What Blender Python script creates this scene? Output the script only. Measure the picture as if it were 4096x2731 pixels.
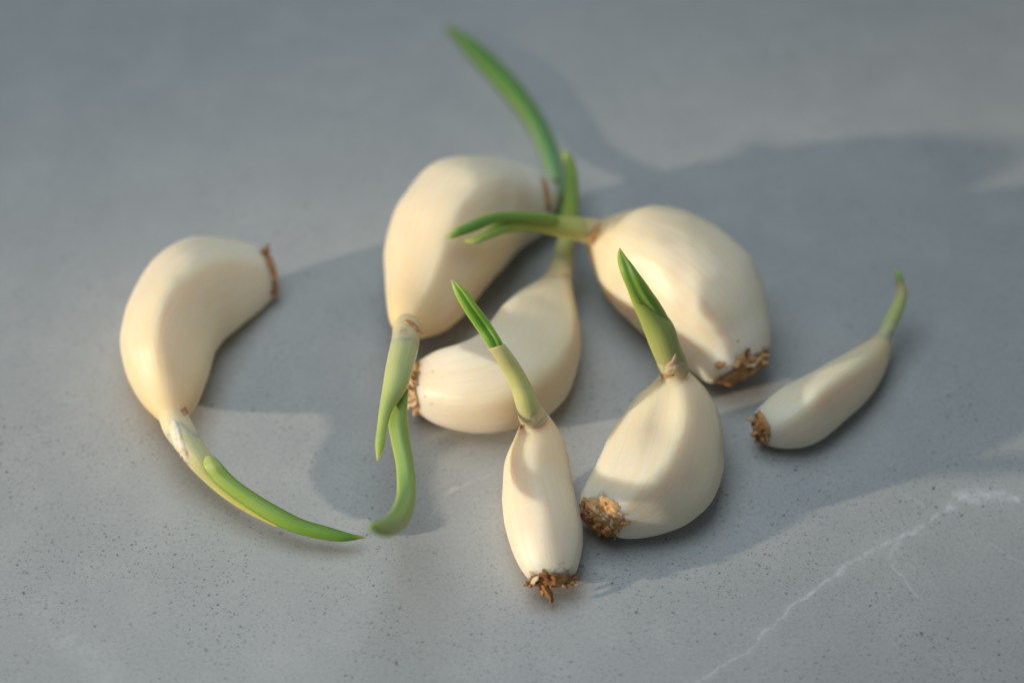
import bpy, math, random
import numpy as np
from mathutils import Vector, noise, kdtree, bvhtree

random.seed(7)
scene = bpy.context.scene
for o in list(bpy.data.objects):
    bpy.data.objects.remove(o, do_unlink=True)
col = scene.collection

# ------------------------------------------------------------------ camera
LENS, SENSOR = 70.0, 36.0
PITCH = math.radians(48.0)                 # how far the camera looks down
DIST = 0.35
W, H = 4096.0, 2731.0                      # the frame, in picture units used for measuring
fwd = np.array([0.0, math.cos(PITCH), -math.sin(PITCH)])
rgt = np.array([1.0, 0.0, 0.0])
upv = np.cross(rgt, fwd)
CAM = -fwd * DIST + np.array([0, 0, 0.004])
K = (SENSOR / 2 / LENS) / (W / 2)

cam_d = bpy.data.cameras.new('camera')
cam_d.lens = LENS
cam_d.sensor_width = SENSOR
cam_d.clip_start = 0.01
cam_d.clip_end = 50
cam = bpy.data.objects.new('camera', cam_d)
col.objects.link(cam)
cam.location = CAM
cam.rotation_euler = (math.pi / 2 - PITCH, 0, 0)
scene.camera = cam
cam_d.dof.use_dof = True
cam_d.dof.focus_distance = 0.322
cam_d.dof.aperture_fstop = 6.8

# ------------------------------------------------------------------ light
world = bpy.data.worlds.new('World')
scene.world = world
world.use_nodes = True
bg = world.node_tree.nodes['Background']
bg.inputs[0].default_value = (0.62, 0.78, 0.90, 1)
bg.inputs[1].default_value = 0.125

SUN_ELEV, SUN_AZ = math.radians(12.5), math.radians(17)
sun_dir = np.array([-math.cos(SUN_ELEV) * math.cos(SUN_AZ), -math.cos(SUN_ELEV) * math.sin(SUN_AZ), math.sin(SUN_ELEV)])


def lamp(name, kind, loc, target, energy, color):
    d = bpy.data.lights.new(name, kind)
    d.energy = energy
    d.color = color
    o = bpy.data.objects.new(name, d)
    col.objects.link(o)
    o.location = loc
    v = Vector(target) - Vector(loc)
    o.rotation_euler = v.to_track_quat('-Z', 'Y').to_euler()
    return o


key = lamp('evening_sunbeam_lamp', 'SPOT', sun_dir * 3.0, (-0.03, -0.02, 0), 385, (1.0, 0.845, 0.675))
key.data.spot_size = math.radians(4.0)
key.data.spot_blend = 1.0
key.data.shadow_soft_size = 0.04
fill = lamp('window_skylight_lamp', 'AREA', (-0.06, 0.025, 0.33), (0.0, 0.0, 0), 0.62, (0.78, 0.905, 1.0))
fill.data.shape = 'RECTANGLE'
fill.data.size = 0.28
fill.data.size_y = 0.24

scene.view_settings.view_transform = 'Standard'
scene.view_settings.look = 'None'
scene.view_settings.exposure = 0
scene.view_settings.gamma = 1


# ------------------------------------------------------------------ helpers
def ray(px, py):
    return fwd + rgt * (px - W / 2) * K - upv * (py - H / 2) * K


def at(px, py, z):
    """the point at height z (m) seen at px, py"""
    d = ray(px, py)
    t = (z - CAM[2]) / d[2]
    return CAM + d * t


def crom(A, n):
    """Catmull-Rom resample of the rows of A to n rows, evenly by chord"""
    A = np.asarray(A, float)
    m = len(A)
    c = (A[:, 0:2] + A[:, 2:4]) / 2
    w = np.linalg.norm(np.diff(A[:, 0:4], axis=0), axis=1) + 1e-6
    s = np.concatenate([[0], np.cumsum(w)])
    s /= s[-1]
    # finite-difference tangents, cubic Hermite
    T = np.zeros_like(A)
    for i in range(m):
        if i == 0:
            T[i] = (A[1] - A[0]) / (s[1] - s[0])
        elif i == m - 1:
            T[i] = (A[-1] - A[-2]) / (s[-1] - s[-2])
        else:
            h0, h1 = s[i] - s[i - 1], s[i + 1] - s[i]
            d0, d1 = (A[i] - A[i - 1]) / h0, (A[i + 1] - A[i]) / h1
            T[i] = (d0 * h1 + d1 * h0) / (h0 + h1)
    q = np.linspace(0, 1, n)
    out = []
    for x in q:
        i = min(max(np.searchsorted(s, x) - 1, 0), m - 2)
        h = s[i + 1] - s[i]
        t = (x - s[i]) / h
        out.append((2 * t**3 - 3 * t**2 + 1) * A[i] + (t**3 - 2 * t**2 + t) * h * T[i]
                   + (-2 * t**3 + 3 * t**2) * A[i + 1] + (t**3 - t**2) * h * T[i + 1])
    return np.array(out), q


def smooth(a, k=2):
    a = a.copy()
    for _ in range(k):
        b = a.copy()
        b[1:-1] = (a[:-2] + 2 * a[1:-1] + a[2:]) / 4
        a = b
    return a


def spine(secs, n, mode):
    """secs rows: Lx Ly Rx Ry height(mm) thickness  ->  ring centres, half width vectors, half depth vectors"""
    A, q = crom(secs, n)
    L, R, hv, th = A[:, 0:2], A[:, 2:4], A[:, 4] * 1e-3, A[:, 5]
    cpx = (L + R) / 2
    z = np.maximum(hv, 0) + (0.005 if mode == 'clear' else 0)
    for _ in range(20):
        P = np.array([at(c[0], c[1], zz) for c, zz in zip(cpx, z)])
        depth = (P - CAM) @ fwd
        dv = (R - L) / 2
        a = (rgt[None] * dv[:, 0:1] - upv[None] * dv[:, 1:2]) * K * depth[:, None]
        Ps = P.copy()
        for k in range(3):
            Ps[:, k] = smooth(P[:, k], 10)
        tan = np.gradient(Ps, axis=0)
        tan /= np.linalg.norm(tan, axis=1)[:, None] + 1e-12
        b = np.cross(tan, a)
        b /= np.linalg.norm(b, axis=1)[:, None] + 1e-12
        sg = np.sign(np.sum(b * (CAM[None] - P), axis=1))
        b *= (sg * np.linalg.norm(a, axis=1) * th)[:, None]
        if mode != 'clear':
            break
        z = smooth(0.5 * z + 0.5 * (hv + np.sqrt(a[:, 2]**2 + b[:, 2]**2)), 12)
    return P, a, b, tan, q


def mesh_obj(name, verts, faces, mats, parent=None, attrs=None, loc=None, fmat=None, smooth_shade=True):
    me = bpy.data.meshes.new(name)
    verts = np.asarray(verts, float)
    base = np.asarray(loc if loc is not None else (0, 0, 0), float)
    me.from_pydata([tuple(v) for v in verts - base], [], faces)
    for m in (mats if isinstance(mats, (list, tuple)) else [mats]):
        me.materials.append(m)
    if attrs:
        for k, v in attrs.items():
            at_ = me.attributes.new(k, 'FLOAT', 'POINT')
            at_.data.foreach_set('value', np.asarray(v, np.float32))
    if smooth_shade:
        me.polygons.foreach_set('use_smooth', [True] * len(me.polygons))
    if fmat is not None:
        me.polygons.foreach_set('material_index', fmat)
    me.update()
    o = bpy.data.objects.new(name, me)
    col.objects.link(o)
    if parent is not None:
        o.parent = parent
        pl = np.array(parent['origin']) if 'origin' in parent else np.zeros(3)
        o.location = tuple(base - pl)
    else:
        o.location = tuple(base)
    return o


def even_skin(pts, faces, attrs, voxel):
    """the same body with an even, smoothed skin; carries the attributes over"""
    me = bpy.data.meshes.new('work')
    me.from_pydata([tuple(p) for p in pts], [], faces)
    o = bpy.data.objects.new('work', me)
    col.objects.link(o)
    r = o.modifiers.new('r', 'REMESH')
    r.mode = 'VOXEL'
    r.voxel_size = voxel
    sm = o.modifiers.new('s', 'SMOOTH')
    sm.factor = 0.5
    sm.iterations = 14
    dg = bpy.context.evaluated_depsgraph_get()
    em = o.evaluated_get(dg).to_mesh()
    V = np.empty(len(em.vertices) * 3)
    em.vertices.foreach_get('co', V)
    V = V.reshape(-1, 3)
    F = [tuple(p.vertices) for p in em.polygons]
    o.evaluated_get(dg).to_mesh_clear()
    bpy.data.objects.remove(o, do_unlink=True)
    bpy.data.meshes.remove(me)
    kd = kdtree.KDTree(len(pts))
    for i, p in enumerate(pts):
        kd.insert(p, i)
    kd.balance()
    out = {k: np.zeros(len(V)) for k in attrs}
    src = {k: np.asarray(v, float) for k, v in attrs.items()}
    for i, p in enumerate(V):
        hit = kd.find_n(p, 6)
        w = np.array([1 / (h[2] + 2e-4) for h in hit])
        w /= w.sum()
        ids = [h[1] for h in hit]
        for k in out:
            out[k][i] = (src[k][ids] * w).sum()
    return V, F, out


def softmin(l, r, qq):
    return -np.log(np.exp(-qq * l) + np.exp(-qq * r)) / qq


def loft(name, secs, mat, parent, n=56, seg=64, mode='clear', ridge=None, groove=None, rough=0.0,
         dome0=0.35, dome1=0.35, seed=0, remesh=0.0, extra=None, neck=None):
    """a closed body drawn through the sections. ridge: rows (position along, side, sharpness)"""
    P, a, b, tan, q = spine(secs, n, mode)
    th = np.linspace(0, 2 * math.pi, seg, endpoint=False)
    u, v = np.cos(th), np.sin(th)
    rings, al, ar = [], [], []

    def ring(i, sc, off):
        V = v.copy()
        up = v > 0
        if ridge is not None:
            u0 = np.interp(q[i], [r[0] for r in ridge], [r[1] for r in ridge])
            kk = np.interp(q[i], [r[0] for r in ridge], [r[2] for r in ridge])
            qq = 7.0
            t = softmin((u + 1) / (u0 + 1), (1 - u) / (1 - u0), qq) + math.log(2) / qq * 0.6
            t = np.clip(t, 0, None) * np.clip((1 - np.abs(u)) * 8, 0, 1)
            V = np.where(up, v * (1 - kk) + t * kk, v)
        if groove is not None:
            g0, gw, gd = groove
            fade = min(1, q[i] * 6 + 0.2)
            V = np.where(up, V * (1 - gd * fade * np.exp(-((u - g0) / gw)**2)), V)
        pts = P[i] + np.outer(u * sc, a[i]) + np.outer(V * sc, b[i])
        if extra is not None:
            pts = extra(pts, q[i], u, v, P[i], a[i], b[i])
        return pts + tan[i] * off

    R0 = np.linalg.norm(a[0])
    R1 = np.linalg.norm(a[-1])
    for f in (0.35, 0.7, 0.9):
        rings.append(ring(0, math.sin(math.acos(1 - f)), -R0 * dome0 * (1 - f)))
        al.append(0.0)
    for i in range(n):
        rings.append(ring(i, 1, 0))
        al.append(q[i])
    for f in (0.9, 0.7, 0.35):
        rings.append(ring(n - 1, math.sin(math.acos(1 - f)), R1 * dome1 * (1 - f)))
        al.append(1.0)
    pts = np.concatenate(rings)
    N = len(rings)
    A_al = np.repeat(al, seg)
    A_u = np.tile(u, N)
    A_v = np.tile(v, N)
    if rough > 0:
        cen = np.repeat([r.mean(0) for r in rings], seg, axis=0)
        for k in range(len(pts)):
            p = pts[k]
            d = noise.noise(Vector(p * 130) + Vector((seed * 3.1, 0, 0))) + 0.5 * noise.noise(Vector(p * 320) + Vector((0, seed, 0)))
            pts[k] = p + (p - cen[k]) * rough * d
    faces = []
    for i in range(N - 1):
        for j in range(seg):
            j2 = (j + 1) % seg
            faces.append((i * seg + j, i * seg + j2, (i + 1) * seg + j2, (i + 1) * seg + j))
    pts = list(pts)
    c0 = len(pts)
    pts.append(rings[0].mean(0))
    pts.append(rings[-1].mean(0))
    for j in range(seg):
        j2 = (j + 1) % seg
        faces.append((c0, j2, j))
        faces.append((c0 + 1, (N - 1) * seg + j, (N - 1) * seg + j2))
    # consistent outward winding
    p0, p1, p2 = (np.array(pts[k]) for k in faces[(N // 2) * seg][:3])
    nn = np.cross(p1 - p0, p2 - p0)
    if nn @ (p0 - rings[N // 2].mean(0)) < 0:
        faces = [tuple(reversed(f)) for f in faces]
    attrs = {'along': list(A_al) + [0.0, 1.0], 'across': list(A_u) + [0, 0], 'facing': list(A_v) + [0, 0]}
    attrs['neck'] = [0.0] * len(pts)
    if neck is not None:
        nsecs, frac, swell = neck
        P2, a2, b2, t2, q2 = spine(nsecs, 48, 'h')
        last = int(frac * 47)
        base = len(pts)
        sg = 32
        for i in range(last + 1):
            for j in range(sg):
                an = 2 * math.pi * j / sg
                k = swell * (1 + 0.05 * (1 - i / last))
                tear = 0.06 * math.sin(an * 2 + seed) + 0.04 * math.sin(an * 5 + seed * 2)
                pts.append(P2[i] + (a2[i] * math.cos(an) + b2[i] * math.sin(an)) * k + t2[i] * np.linalg.norm(a2[i]) * tear * 6 * i / last)
                attrs['along'].append(float(q[0] if np.linalg.norm(P2[0] - P[0]) < np.linalg.norm(P2[0] - P[-1]) else q[-1]))
                attrs['across'].append(math.cos(an))
                attrs['facing'].append(math.sin(an))
                attrs['neck'].append(i / last)
        for i in range(last):
            for j in range(sg):
                j2 = (j + 1) % sg
                faces.append((base + i * sg + j, base + i * sg + j2, base + (i + 1) * sg + j2, base + (i + 1) * sg + j))
        faces.append(tuple(base + j for j in range(sg - 1, -1, -1)))
        faces.append(tuple(base + last * sg + j for j in range(sg)))
        va, vb, vc = (np.array(pts[k_]) for k_ in (base, base + 1, base + sg))
        if np.cross(vb - va, vc - va) @ (va - P2[0]) < 0:
            faces = faces[:-(last * sg + 2)] + [tuple(reversed(f)) for f in faces[-(last * sg + 2):]]
    if remesh:
        pts, faces, attrs = even_skin(pts, faces, attrs, remesh)
    o = mesh_obj(name, pts, faces, mat, parent, attrs, loc=P[n // 2])
    return o, (P, a, b, tan, q)


# ------------------------------------------------------------------ materials
def nt(name):
    m = bpy.data.materials.new(name)
    m.use_nodes = True
    t = m.node_tree
    b = t.nodes['Principled BSDF']
    return m, t, b


def N(t, typ, **kw):
    n = t.nodes.new(typ)
    for k, v in kw.items():
        setattr(n, k, v)
    return n


def link(t, a, b):
    t.links.new(a, b)


def ramp(t, fac, stops, interp='LINEAR'):
    r = N(t, 'ShaderNodeValToRGB')
    r.color_ramp.interpolation = interp
    e = r.color_ramp.elements
    while len(e) < len(stops):
        e.new(0.5)
    for el, (p, c) in zip(e, stops):
        el.position = p
        el.color = (*c, 1) if len(c) == 3 else c
    if fac is not None:
        link(t, fac, r.inputs[0])
    return r.outputs[0]


def math_n(t, op, a, b=None, c=None, clamp=False):
    n = N(t, 'ShaderNodeMath', operation=op, use_clamp=clamp)
    for i, x in enumerate((a, b, c)):
        if x is None:
            continue
        if isinstance(x, (int, float)):
            n.inputs[i].default_value = x
        else:
            link(t, x, n.inputs[i])
    return n.outputs[0]


def mix(t, fac, a, b, mode='MIX'):
    n = N(t, 'ShaderNodeMix', data_type='RGBA', blend_type=mode)
    for s, x in ((n.inputs[0], fac), (n.inputs[6], a), (n.inputs[7], b)):
        if isinstance(x, (int, float)):
            s.default_value = x
        elif isinstance(x, tuple):
            s.default_value = (*x, 1)
        else:
            link(t, x, s)
    return n.outputs[2]


def attr(t, name):
    return N(t, 'ShaderNodeAttribute', attribute_name=name).outputs['Fac']


def noise_n(t, vec, scale, detail=3, rough=0.55, dist=0.0):
    n = N(t, 'ShaderNodeTexNoise')
    n.inputs['Scale'].default_value = scale
    n.inputs['Detail'].default_value = detail
    n.inputs['Roughness'].default_value = rough
    n.inputs['Distortion'].default_value = dist
    if vec is not None:
        link(t, vec, n.inputs['Vector'])
    return n.outputs['Fac']


def combine(t, x, y, z):
    n = N(t, 'ShaderNodeCombineXYZ')
    for s, v in zip(n.inputs, (x, y, z)):
        if isinstance(v, (int, float)):
            s.default_value = v
        else:
            link(t, v, s)
    return n.outputs[0]


def sep(t, v):
    n = N(t, 'ShaderNodeSeparateXYZ')
    link(t, v, n.inputs[0])
    return n.outputs


def flesh_material(root_at, neck_col=(0.66, 0.62, 0.28), shift=0.0):
    """cream garlic skin; root_at: end of 'along' (0 or 1) where the root plate sits"""
    m, t, b = nt('garlic_flesh')
    nk = attr(t, 'neck')
    al, ac, fa = attr(t, 'along'), attr(t, 'across'), attr(t, 'facing')
    toroot = al if root_at == 1 else math_n(t, 'SUBTRACT', 1.0, al)
    obj = N(t, 'ShaderNodeTexCoord').outputs['Object']
    sv = combine(t, math_n(t, 'MULTIPLY_ADD', al, 1.3, shift), math_n(t, 'MULTIPLY', ac, 7), math_n(t, 'MULTIPLY', fa, 7))
    st = noise_n(t, sv, 1.6, 4, 0.6)
    cloud = noise_n(t, obj, 140, 3, 0.5)
    base = ramp(t, toroot, [(0.0, (0.84, 0.655, 0.36)), (0.22, (0.92, 0.76, 0.525)), (0.6, (0.94, 0.80, 0.61)), (0.92, (0.94, 0.845, 0.72)), (1, (0.88, 0.79, 0.66))])
    c = mix(t, ramp(t, st, [(0.35, (0, 0, 0)), (0.7, (1, 1, 1))]), base, mix(t, 0.24, base, (0.82, 0.60, 0.24)))
    c = mix(t, math_n(t, 'MULTIPLY', ramp(t, cloud, [(0.45, (0, 0, 0)), (0.75, (1, 1, 1))]), 0.3), c, (0.92, 0.77, 0.53))
    fib = noise_n(t, combine(t, math_n(t, 'MULTIPLY_ADD', al, 2.2, shift), math_n(t, 'MULTIPLY', ac, 26), math_n(t, 'MULTIPLY', fa, 26)), 1.5, 3, 0.6)
    c = mix(t, math_n(t, 'MULTIPLY', ramp(t, fib, [(0.52, (0, 0, 0)), (0.72, (1, 1, 1))]), 0.13), c, (0.78, 0.60, 0.36))
    c = mix(t, math_n(t, 'MULTIPLY', ramp(t, fib, [(0.28, (1, 1, 1)), (0.45, (0, 0, 0))]), 0.22), c, (0.94, 0.83, 0.64))
    c = mix(t, math_n(t, 'MULTIPLY', ramp(t, nk, [(0.0, (0, 0, 0)), (0.9, (1, 1, 1))]), 1.0), c, neck_col)
    # brown bruising round the root plate
    nb = noise_n(t, obj, 420, 5, 0.65)
    edge = math_n(t, 'ADD', toroot, math_n(t, 'MULTIPLY', math_n(t, 'SUBTRACT', nb, 0.5), 0.17))
    c = mix(t, ramp(t, edge, [(0.965, (0, 0, 0)), (1.0, (1, 1, 1))]), c, (0.33, 0.17, 0.07))
    sp = noise_n(t, obj, 900, 2, 0.5)
    zone = ramp(t, toroot, [(0.80, (0, 0, 0)), (0.95, (1, 1, 1))])
    c = mix(t, math_n(t, 'MULTIPLY', math_n(t, 'MULTIPLY', ramp(t, sp, [(0.68, (0, 0, 0)), (0.73, (1, 1, 1))]), zone), 0.7), c, (0.36, 0.19, 0.09))
    link(t, c, b.inputs['Base Color'])
    b.inputs['Roughness'].default_value = 0.40
    b.inputs['Specular IOR Level'].default_value = 0.42
    b.subsurface_method = 'RANDOM_WALK'
    b.inputs['Subsurface Weight'].default_value = 1.0
    b.inputs['Subsurface Radius'].default_value = (1.0, 0.58, 0.18)
    b.inputs['Subsurface Scale'].default_value = 0.0042
    bp = N(t, 'ShaderNodeBump')
    bp.inputs['Strength'].default_value = 0.24
    bp.inputs['Distance'].default_value = 0.0005
    h = math_n(t, 'ADD', math_n(t, 'ADD', st, math_n(t, 'MULTIPLY', fib, 0.35)), math_n(t, 'MULTIPLY', noise_n(t, obj, 700, 3), 0.12))
    link(t, h, bp.inputs['Height'])
    link(t, bp.outputs[0], b.inputs['Normal'])
    return m


def plant_material(name, stops, rough=0.36, sss=0.8, streak=0.35, streak_col=(0.75, 0.72, 0.35), vein=30, edge=0.0, edge_col=(0.52, 0.56, 0.10)):
    m, t, b = nt(name)
    al, ac, fa = attr(t, 'along'), attr(t, 'across'), attr(t, 'facing')
    obj = N(t, 'ShaderNodeTexCoord').outputs['Object']
    wob = math_n(t, 'ADD', al, math_n(t, 'MULTIPLY', math_n(t, 'SUBTRACT', noise_n(t, obj, 260, 2), 0.5), 0.16))
    base = ramp(t, wob, stops)
    sv = combine(t, math_n(t, 'MULTIPLY', al, 2.0), math_n(t, 'MULTIPLY', ac, vein), math_n(t, 'MULTIPLY', fa, 5))
    st = noise_n(t, sv, 1.0, 4, 0.6)
    c = mix(t, math_n(t, 'MULTIPLY', ramp(t, st, [(0.4, (0, 0, 0)), (0.75, (1, 1, 1))]), streak), base, streak_col)
    if edge:
        ab = math_n(t, 'ABSOLUTE', ac)
        c = mix(t, math_n(t, 'MULTIPLY', ramp(t, ab, [(0.72, (0, 0, 0)), (0.97, (1, 1, 1))]), edge), c, edge_col)
    rib = noise_n(t, combine(t, math_n(t, 'MULTIPLY', al, 1.2), math_n(t, 'MULTIPLY', ac, vein * 1.7), math_n(t, 'MULTIPLY', fa, 9)), 1.0, 2, 0.5)
    c = mix(t, math_n(t, 'MULTIPLY', ramp(t, rib, [(0.46, (0, 0, 0)), (0.66, (1, 1, 1))]), 0.34), c, (0.09, 0.22, 0.02) if streak >= 0.4 else (0.30, 0.36, 0.06))
    link(t, c, b.inputs['Base Color'])
    b.inputs['Roughness'].default_value = rough
    b.inputs['Specular IOR Level'].default_value = 0.45
    b.subsurface_method = 'RANDOM_WALK'
    b.inputs['Subsurface Weight'].default_value = sss
    b.inputs['Subsurface Radius'].default_value = (0.7, 1.0, 0.2)
    b.inputs['Subsurface Scale'].default_value = 0.0020
    bp = N(t, 'ShaderNodeBump')
    bp.inputs['Strength'].default_value = 0.35
    bp.inputs['Distance'].default_value = 0.0003
    link(t, st, bp.inputs['Height'])
    link(t, bp.outputs[0], b.inputs['Normal'])
    return m


def root_material(name='dry_root', lift=0.0):
    m, t, b = nt(name)
    obj = N(t, 'ShaderNodeTexCoord').outputs['Object']
    info = N(t, 'ShaderNodeObjectInfo').outputs['Random']
    n1 = math_n(t, 'MULTIPLY_ADD', noise_n(t, obj, 1500, 4, 0.7), 0.5, math_n(t, 'MULTIPLY', noise_n(t, obj, 420, 3, 0.6), 0.62))
    c = ramp(t, math_n(t, 'ADD', math_n(t, 'MULTIPLY_ADD', n1, 0.9, lift), math_n(t, 'MULTIPLY', math_n(t, 'SUBTRACT', info, 0.5), 0.35)),
             [(0.26, (0.24, 0.09, 0.03)), (0.44, (0.48, 0.23, 0.085)), (0.62, (0.66, 0.37, 0.16)), (0.80, (0.82, 0.60, 0.36))])
    link(t, c, b.inputs['Base Color'])
    b.inputs['Roughness'].default_value = 0.8
    b.inputs['Specular IOR Level'].default_value = 0.2
    bp = N(t, 'ShaderNodeBump')
    bp.inputs['Strength'].default_value = 0.6
    bp.inputs['Distance'].default_value = 0.0004
    link(t, n1, bp.inputs['Height'])
    link(t, bp.outputs[0], b.inputs['Normal'])
    return m


def skin_material(name='papery_skin', stops=((0.3, (0.50, 0.30, 0.15)), (0.55, (0.74, 0.58, 0.38)), (0.75, (0.85, 0.76, 0.60)))):
    m, t, b = nt(name)
    obj = N(t, 'ShaderNodeTexCoord').outputs['Object']
    n1 = noise_n(t, obj, 600, 4, 0.6)
    c = ramp(t, n1, stops)
    link(t, c, b.inputs['Base Color'])
    b.inputs['Roughness'].default_value = 0.5
    return m


def stone_material(veins):
    m, t, b = nt('grey_quartz')
    obj = N(t, 'ShaderNodeTexCoord').outputs['Object']
    fine = noise_n(t, obj, 1500, 3, 0.7)
    cl = noise_n(t, obj, 16, 4, 0.6)
    mid = noise_n(t, obj, 90, 4, 0.6)
    c = ramp(t, cl, [(0.3, (0.405, 0.41, 0.40)), (0.7, (0.46, 0.46, 0.445))])
    c = mix(t, ramp(t, mid, [(0.45, (0, 0, 0)), (0.8, (0.5, 0.5, 0.5))]), c, (0.55, 0.54, 0.515))
    c = mix(t, ramp(t, fine, [(0.35, (0.35, 0.35, 0.35)), (0.5, (0, 0, 0))]), c, (0.30, 0.31, 0.31))
    c = mix(t, ramp(t, fine, [(0.58, (0, 0, 0)), (0.75, (0.35, 0.35, 0.35))]), c, (0.58, 0.59, 0.59))
    # dark grains, three sizes, gathered in loose clusters
    clus = ramp(t, noise_n(t, obj, 55, 3, 0.6), [(0.38, (0, 0, 0)), (0.60, (1, 1, 1))])
    for sc, th, keep, am, cc in ((520, 0.13, 0.52, 0.78, (0.09, 0.075, 0.06)), (760, 0.16, 0.36, 0.66, (0.10, 0.09, 0.08)), (1150, 0.19, 0.32, 0.56, (0.12, 0.11, 0.10)), (2100, 0.28, 0.4, 0.55, (0.16, 0.155, 0.15))):
        v = N(t, 'ShaderNodeTexVoronoi')
        v.inputs['Scale'].default_value = sc
        warp = N(t, 'ShaderNodeVectorMath', operation='ADD')
        link(t, obj, warp.inputs[0])
        nz = N(t, 'ShaderNodeTexNoise')
        nz.inputs['Scale'].default_value = 1400
        link(t, obj, nz.inputs['Vector'])
        scl = N(t, 'ShaderNodeVectorMath', operation='SCALE')
        link(t, nz.outputs['Color'], scl.inputs[0])
        scl.inputs['Scale'].default_value = 0.0009
        link(t, scl.outputs[0], warp.inputs[1])
        link(t, warp.outputs[0], v.inputs['Vector'])
        rnd = sep(t, v.outputs['Color'])
        size = math_n(t, 'MULTIPLY', th, math_n(t, 'ADD', 0.45, rnd[1]))
        spot = math_n(t, 'MULTIPLY', math_n(t, 'SUBTRACT', size, v.outputs['Distance']), 14, clamp=True)
        on = math_n(t, 'GREATER_THAN', rnd[0], keep)
        f = math_n(t, 'MULTIPLY', math_n(t, 'MULTIPLY', spot, on), math_n(t, 'ADD', 0.25, math_n(t, 'MULTIPLY', clus, 0.75)))
        c = mix(t, math_n(t, 'MULTIPLY', f, am), c, cc)
    # pale veins along given lines
    nz = N(t, 'ShaderNodeTexNoise')
    nz.inputs['Scale'].default_value = 190
    nz.inputs['Detail'].default_value = 5
    link(t, obj, nz.inputs['Vector'])
    s1 = N(t, 'ShaderNodeVectorMath', operation='SUBTRACT')
    link(t, nz.outputs['Color'], s1.inputs[0])
    s1.inputs[1].default_value = (0.5, 0.5, 0.5)
    s2 = N(t, 'ShaderNodeVectorMath', operation='SCALE')
    link(t, s1.outputs[0], s2.inputs[0])
    s2.inputs['Scale'].default_value = 0.0036
    wv = N(t, 'ShaderNodeVectorMath', operation='ADD')
    link(t, obj, wv.inputs[0])
    link(t, s2.outputs[0], wv.inputs[1])
    xyz = sep(t, wv.outputs[0])
    total = None
    for (x0, y0, x1, y1, w0, w1, amp) in veins:
        dx, dy = x1 - x0, y1 - y0
        L2 = dx * dx + dy * dy
        tt = math_n(t, 'ADD', math_n(t, 'MULTIPLY', math_n(t, 'SUBTRACT', xyz[0], x0), dx / L2),
                    math_n(t, 'MULTIPLY', math_n(t, 'SUBTRACT', xyz[1], y0), dy / L2), clamp=True)
        ex = math_n(t, 'SUBTRACT', xyz[0], math_n(t, 'MULTIPLY_ADD', tt, dx, x0))
        ey = math_n(t, 'SUBTRACT', xyz[1], math_n(t, 'MULTIPLY_ADD', tt, dy, y0))
        d = math_n(t, 'SQRT', math_n(t, 'ADD', math_n(t, 'MULTIPLY', ex, ex), math_n(t, 'MULTIPLY', ey, ey)))
        wd = math_n(t, 'MULTIPLY_ADD', tt, w1 - w0, w0)
        k = math_n(t, 'SUBTRACT', 1.0, math_n(t, 'DIVIDE', d, wd), clamp=True)
        k = math_n(t, 'MULTIPLY', math_n(t, 'POWER', k, 0.8), amp)
        total = k if total is None else math_n(t, 'MAXIMUM', total, k)
    vn = ramp(t, noise_n(t, obj, 420, 5, 0.7), [(0.38, (0.12, 0.12, 0.12)), (0.60, (1, 1, 1))])
    c = mix(t, math_n(t, 'MULTIPLY', total, vn), c, (0.72, 0.73, 0.72))
    link(t, c, b.inputs['Base Color'])
    link(t, ramp(t, fine, [(0.3, (0.34, 0.34, 0.34)), (0.7, (0.46, 0.46, 0.46))]), b.inputs['Roughness'])
    b.inputs['Specular IOR Level'].default_value = 0.35
    bp = N(t, 'ShaderNodeBump')
    bp.inputs['Strength'].default_value = 0.08
    bp.inputs['Distance'].default_value = 0.0002
    link(t, fine, bp.inputs['Height'])
    link(t, bp.outputs[0], b.inputs['Normal'])
    return m


ROOT = root_material('dry_root', -0.05)
ROOT_PALE = root_material('pale_dry_root', 0.2)
SKIN = skin_material()
PAPER = skin_material('pale_membrane', [(0.28, (0.50, 0.34, 0.18)), (0.45, (0.80, 0.72, 0.50)), (0.75, (0.88, 0.84, 0.70))])
CREAM, PALE, LIME, GREEN, DEEP, TIP = (0.80, 0.68, 0.42), (0.66, 0.62, 0.28), (0.36, 0.46, 0.10), (0.15, 0.33, 0.07), (0.07, 0.22, 0.05), (0.62, 0.62, 0.20)
BLUEG = (0.16, 0.36, 0.17)

# ------------------------------------------------------------------ countertop
VPX = [  # main vein, then branches: picture points lying on the stone, widths in mm
    ((2760, 2760), (2990, 2600), 0.7, 0.7, 0.55), ((2990, 2600), (3190, 2400), 0.7, 0.7, 0.6), ((3190, 2400), (3360, 2270), 0.8, 0.8, 0.75),
    ((3360, 2270), (3540, 2180), 0.8, 0.9, 0.75), ((3540, 2180), (3720, 2090), 0.9, 1.0, 0.7), ((3720, 2090), (3830, 1985), 1.0, 1.6, 0.75),
    ((3830, 1985), (4010, 1975), 2.2, 3.2, 1.0), ((4010, 1975), (4070, 1995), 3.2, 1.6, 1.0), ((4070, 1985), (4180, 1880), 1.0, 0.8, 0.3),
    ((3590, 2160), (3570, 2260), 0.9, 0.7, 0.4), ((3570, 2260), (3690, 2410), 0.7, 0.5, 0.45),
    ((3690, 2030), (3560, 1930), 1.0, 0.5, 0.25), ((3960, 2170), (4120, 2280), 0.9, 0.7, 0.3),
    ((1790, 1975), (1960, 1900), 0.7, 0.7, 0.4), ((1700, 2100), (1790, 1975), 0.5, 0.7, 0.2),
    ((260, 2560), (420, 2700), 4.5, 5.5, 0.22),
]
veins = []
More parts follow.
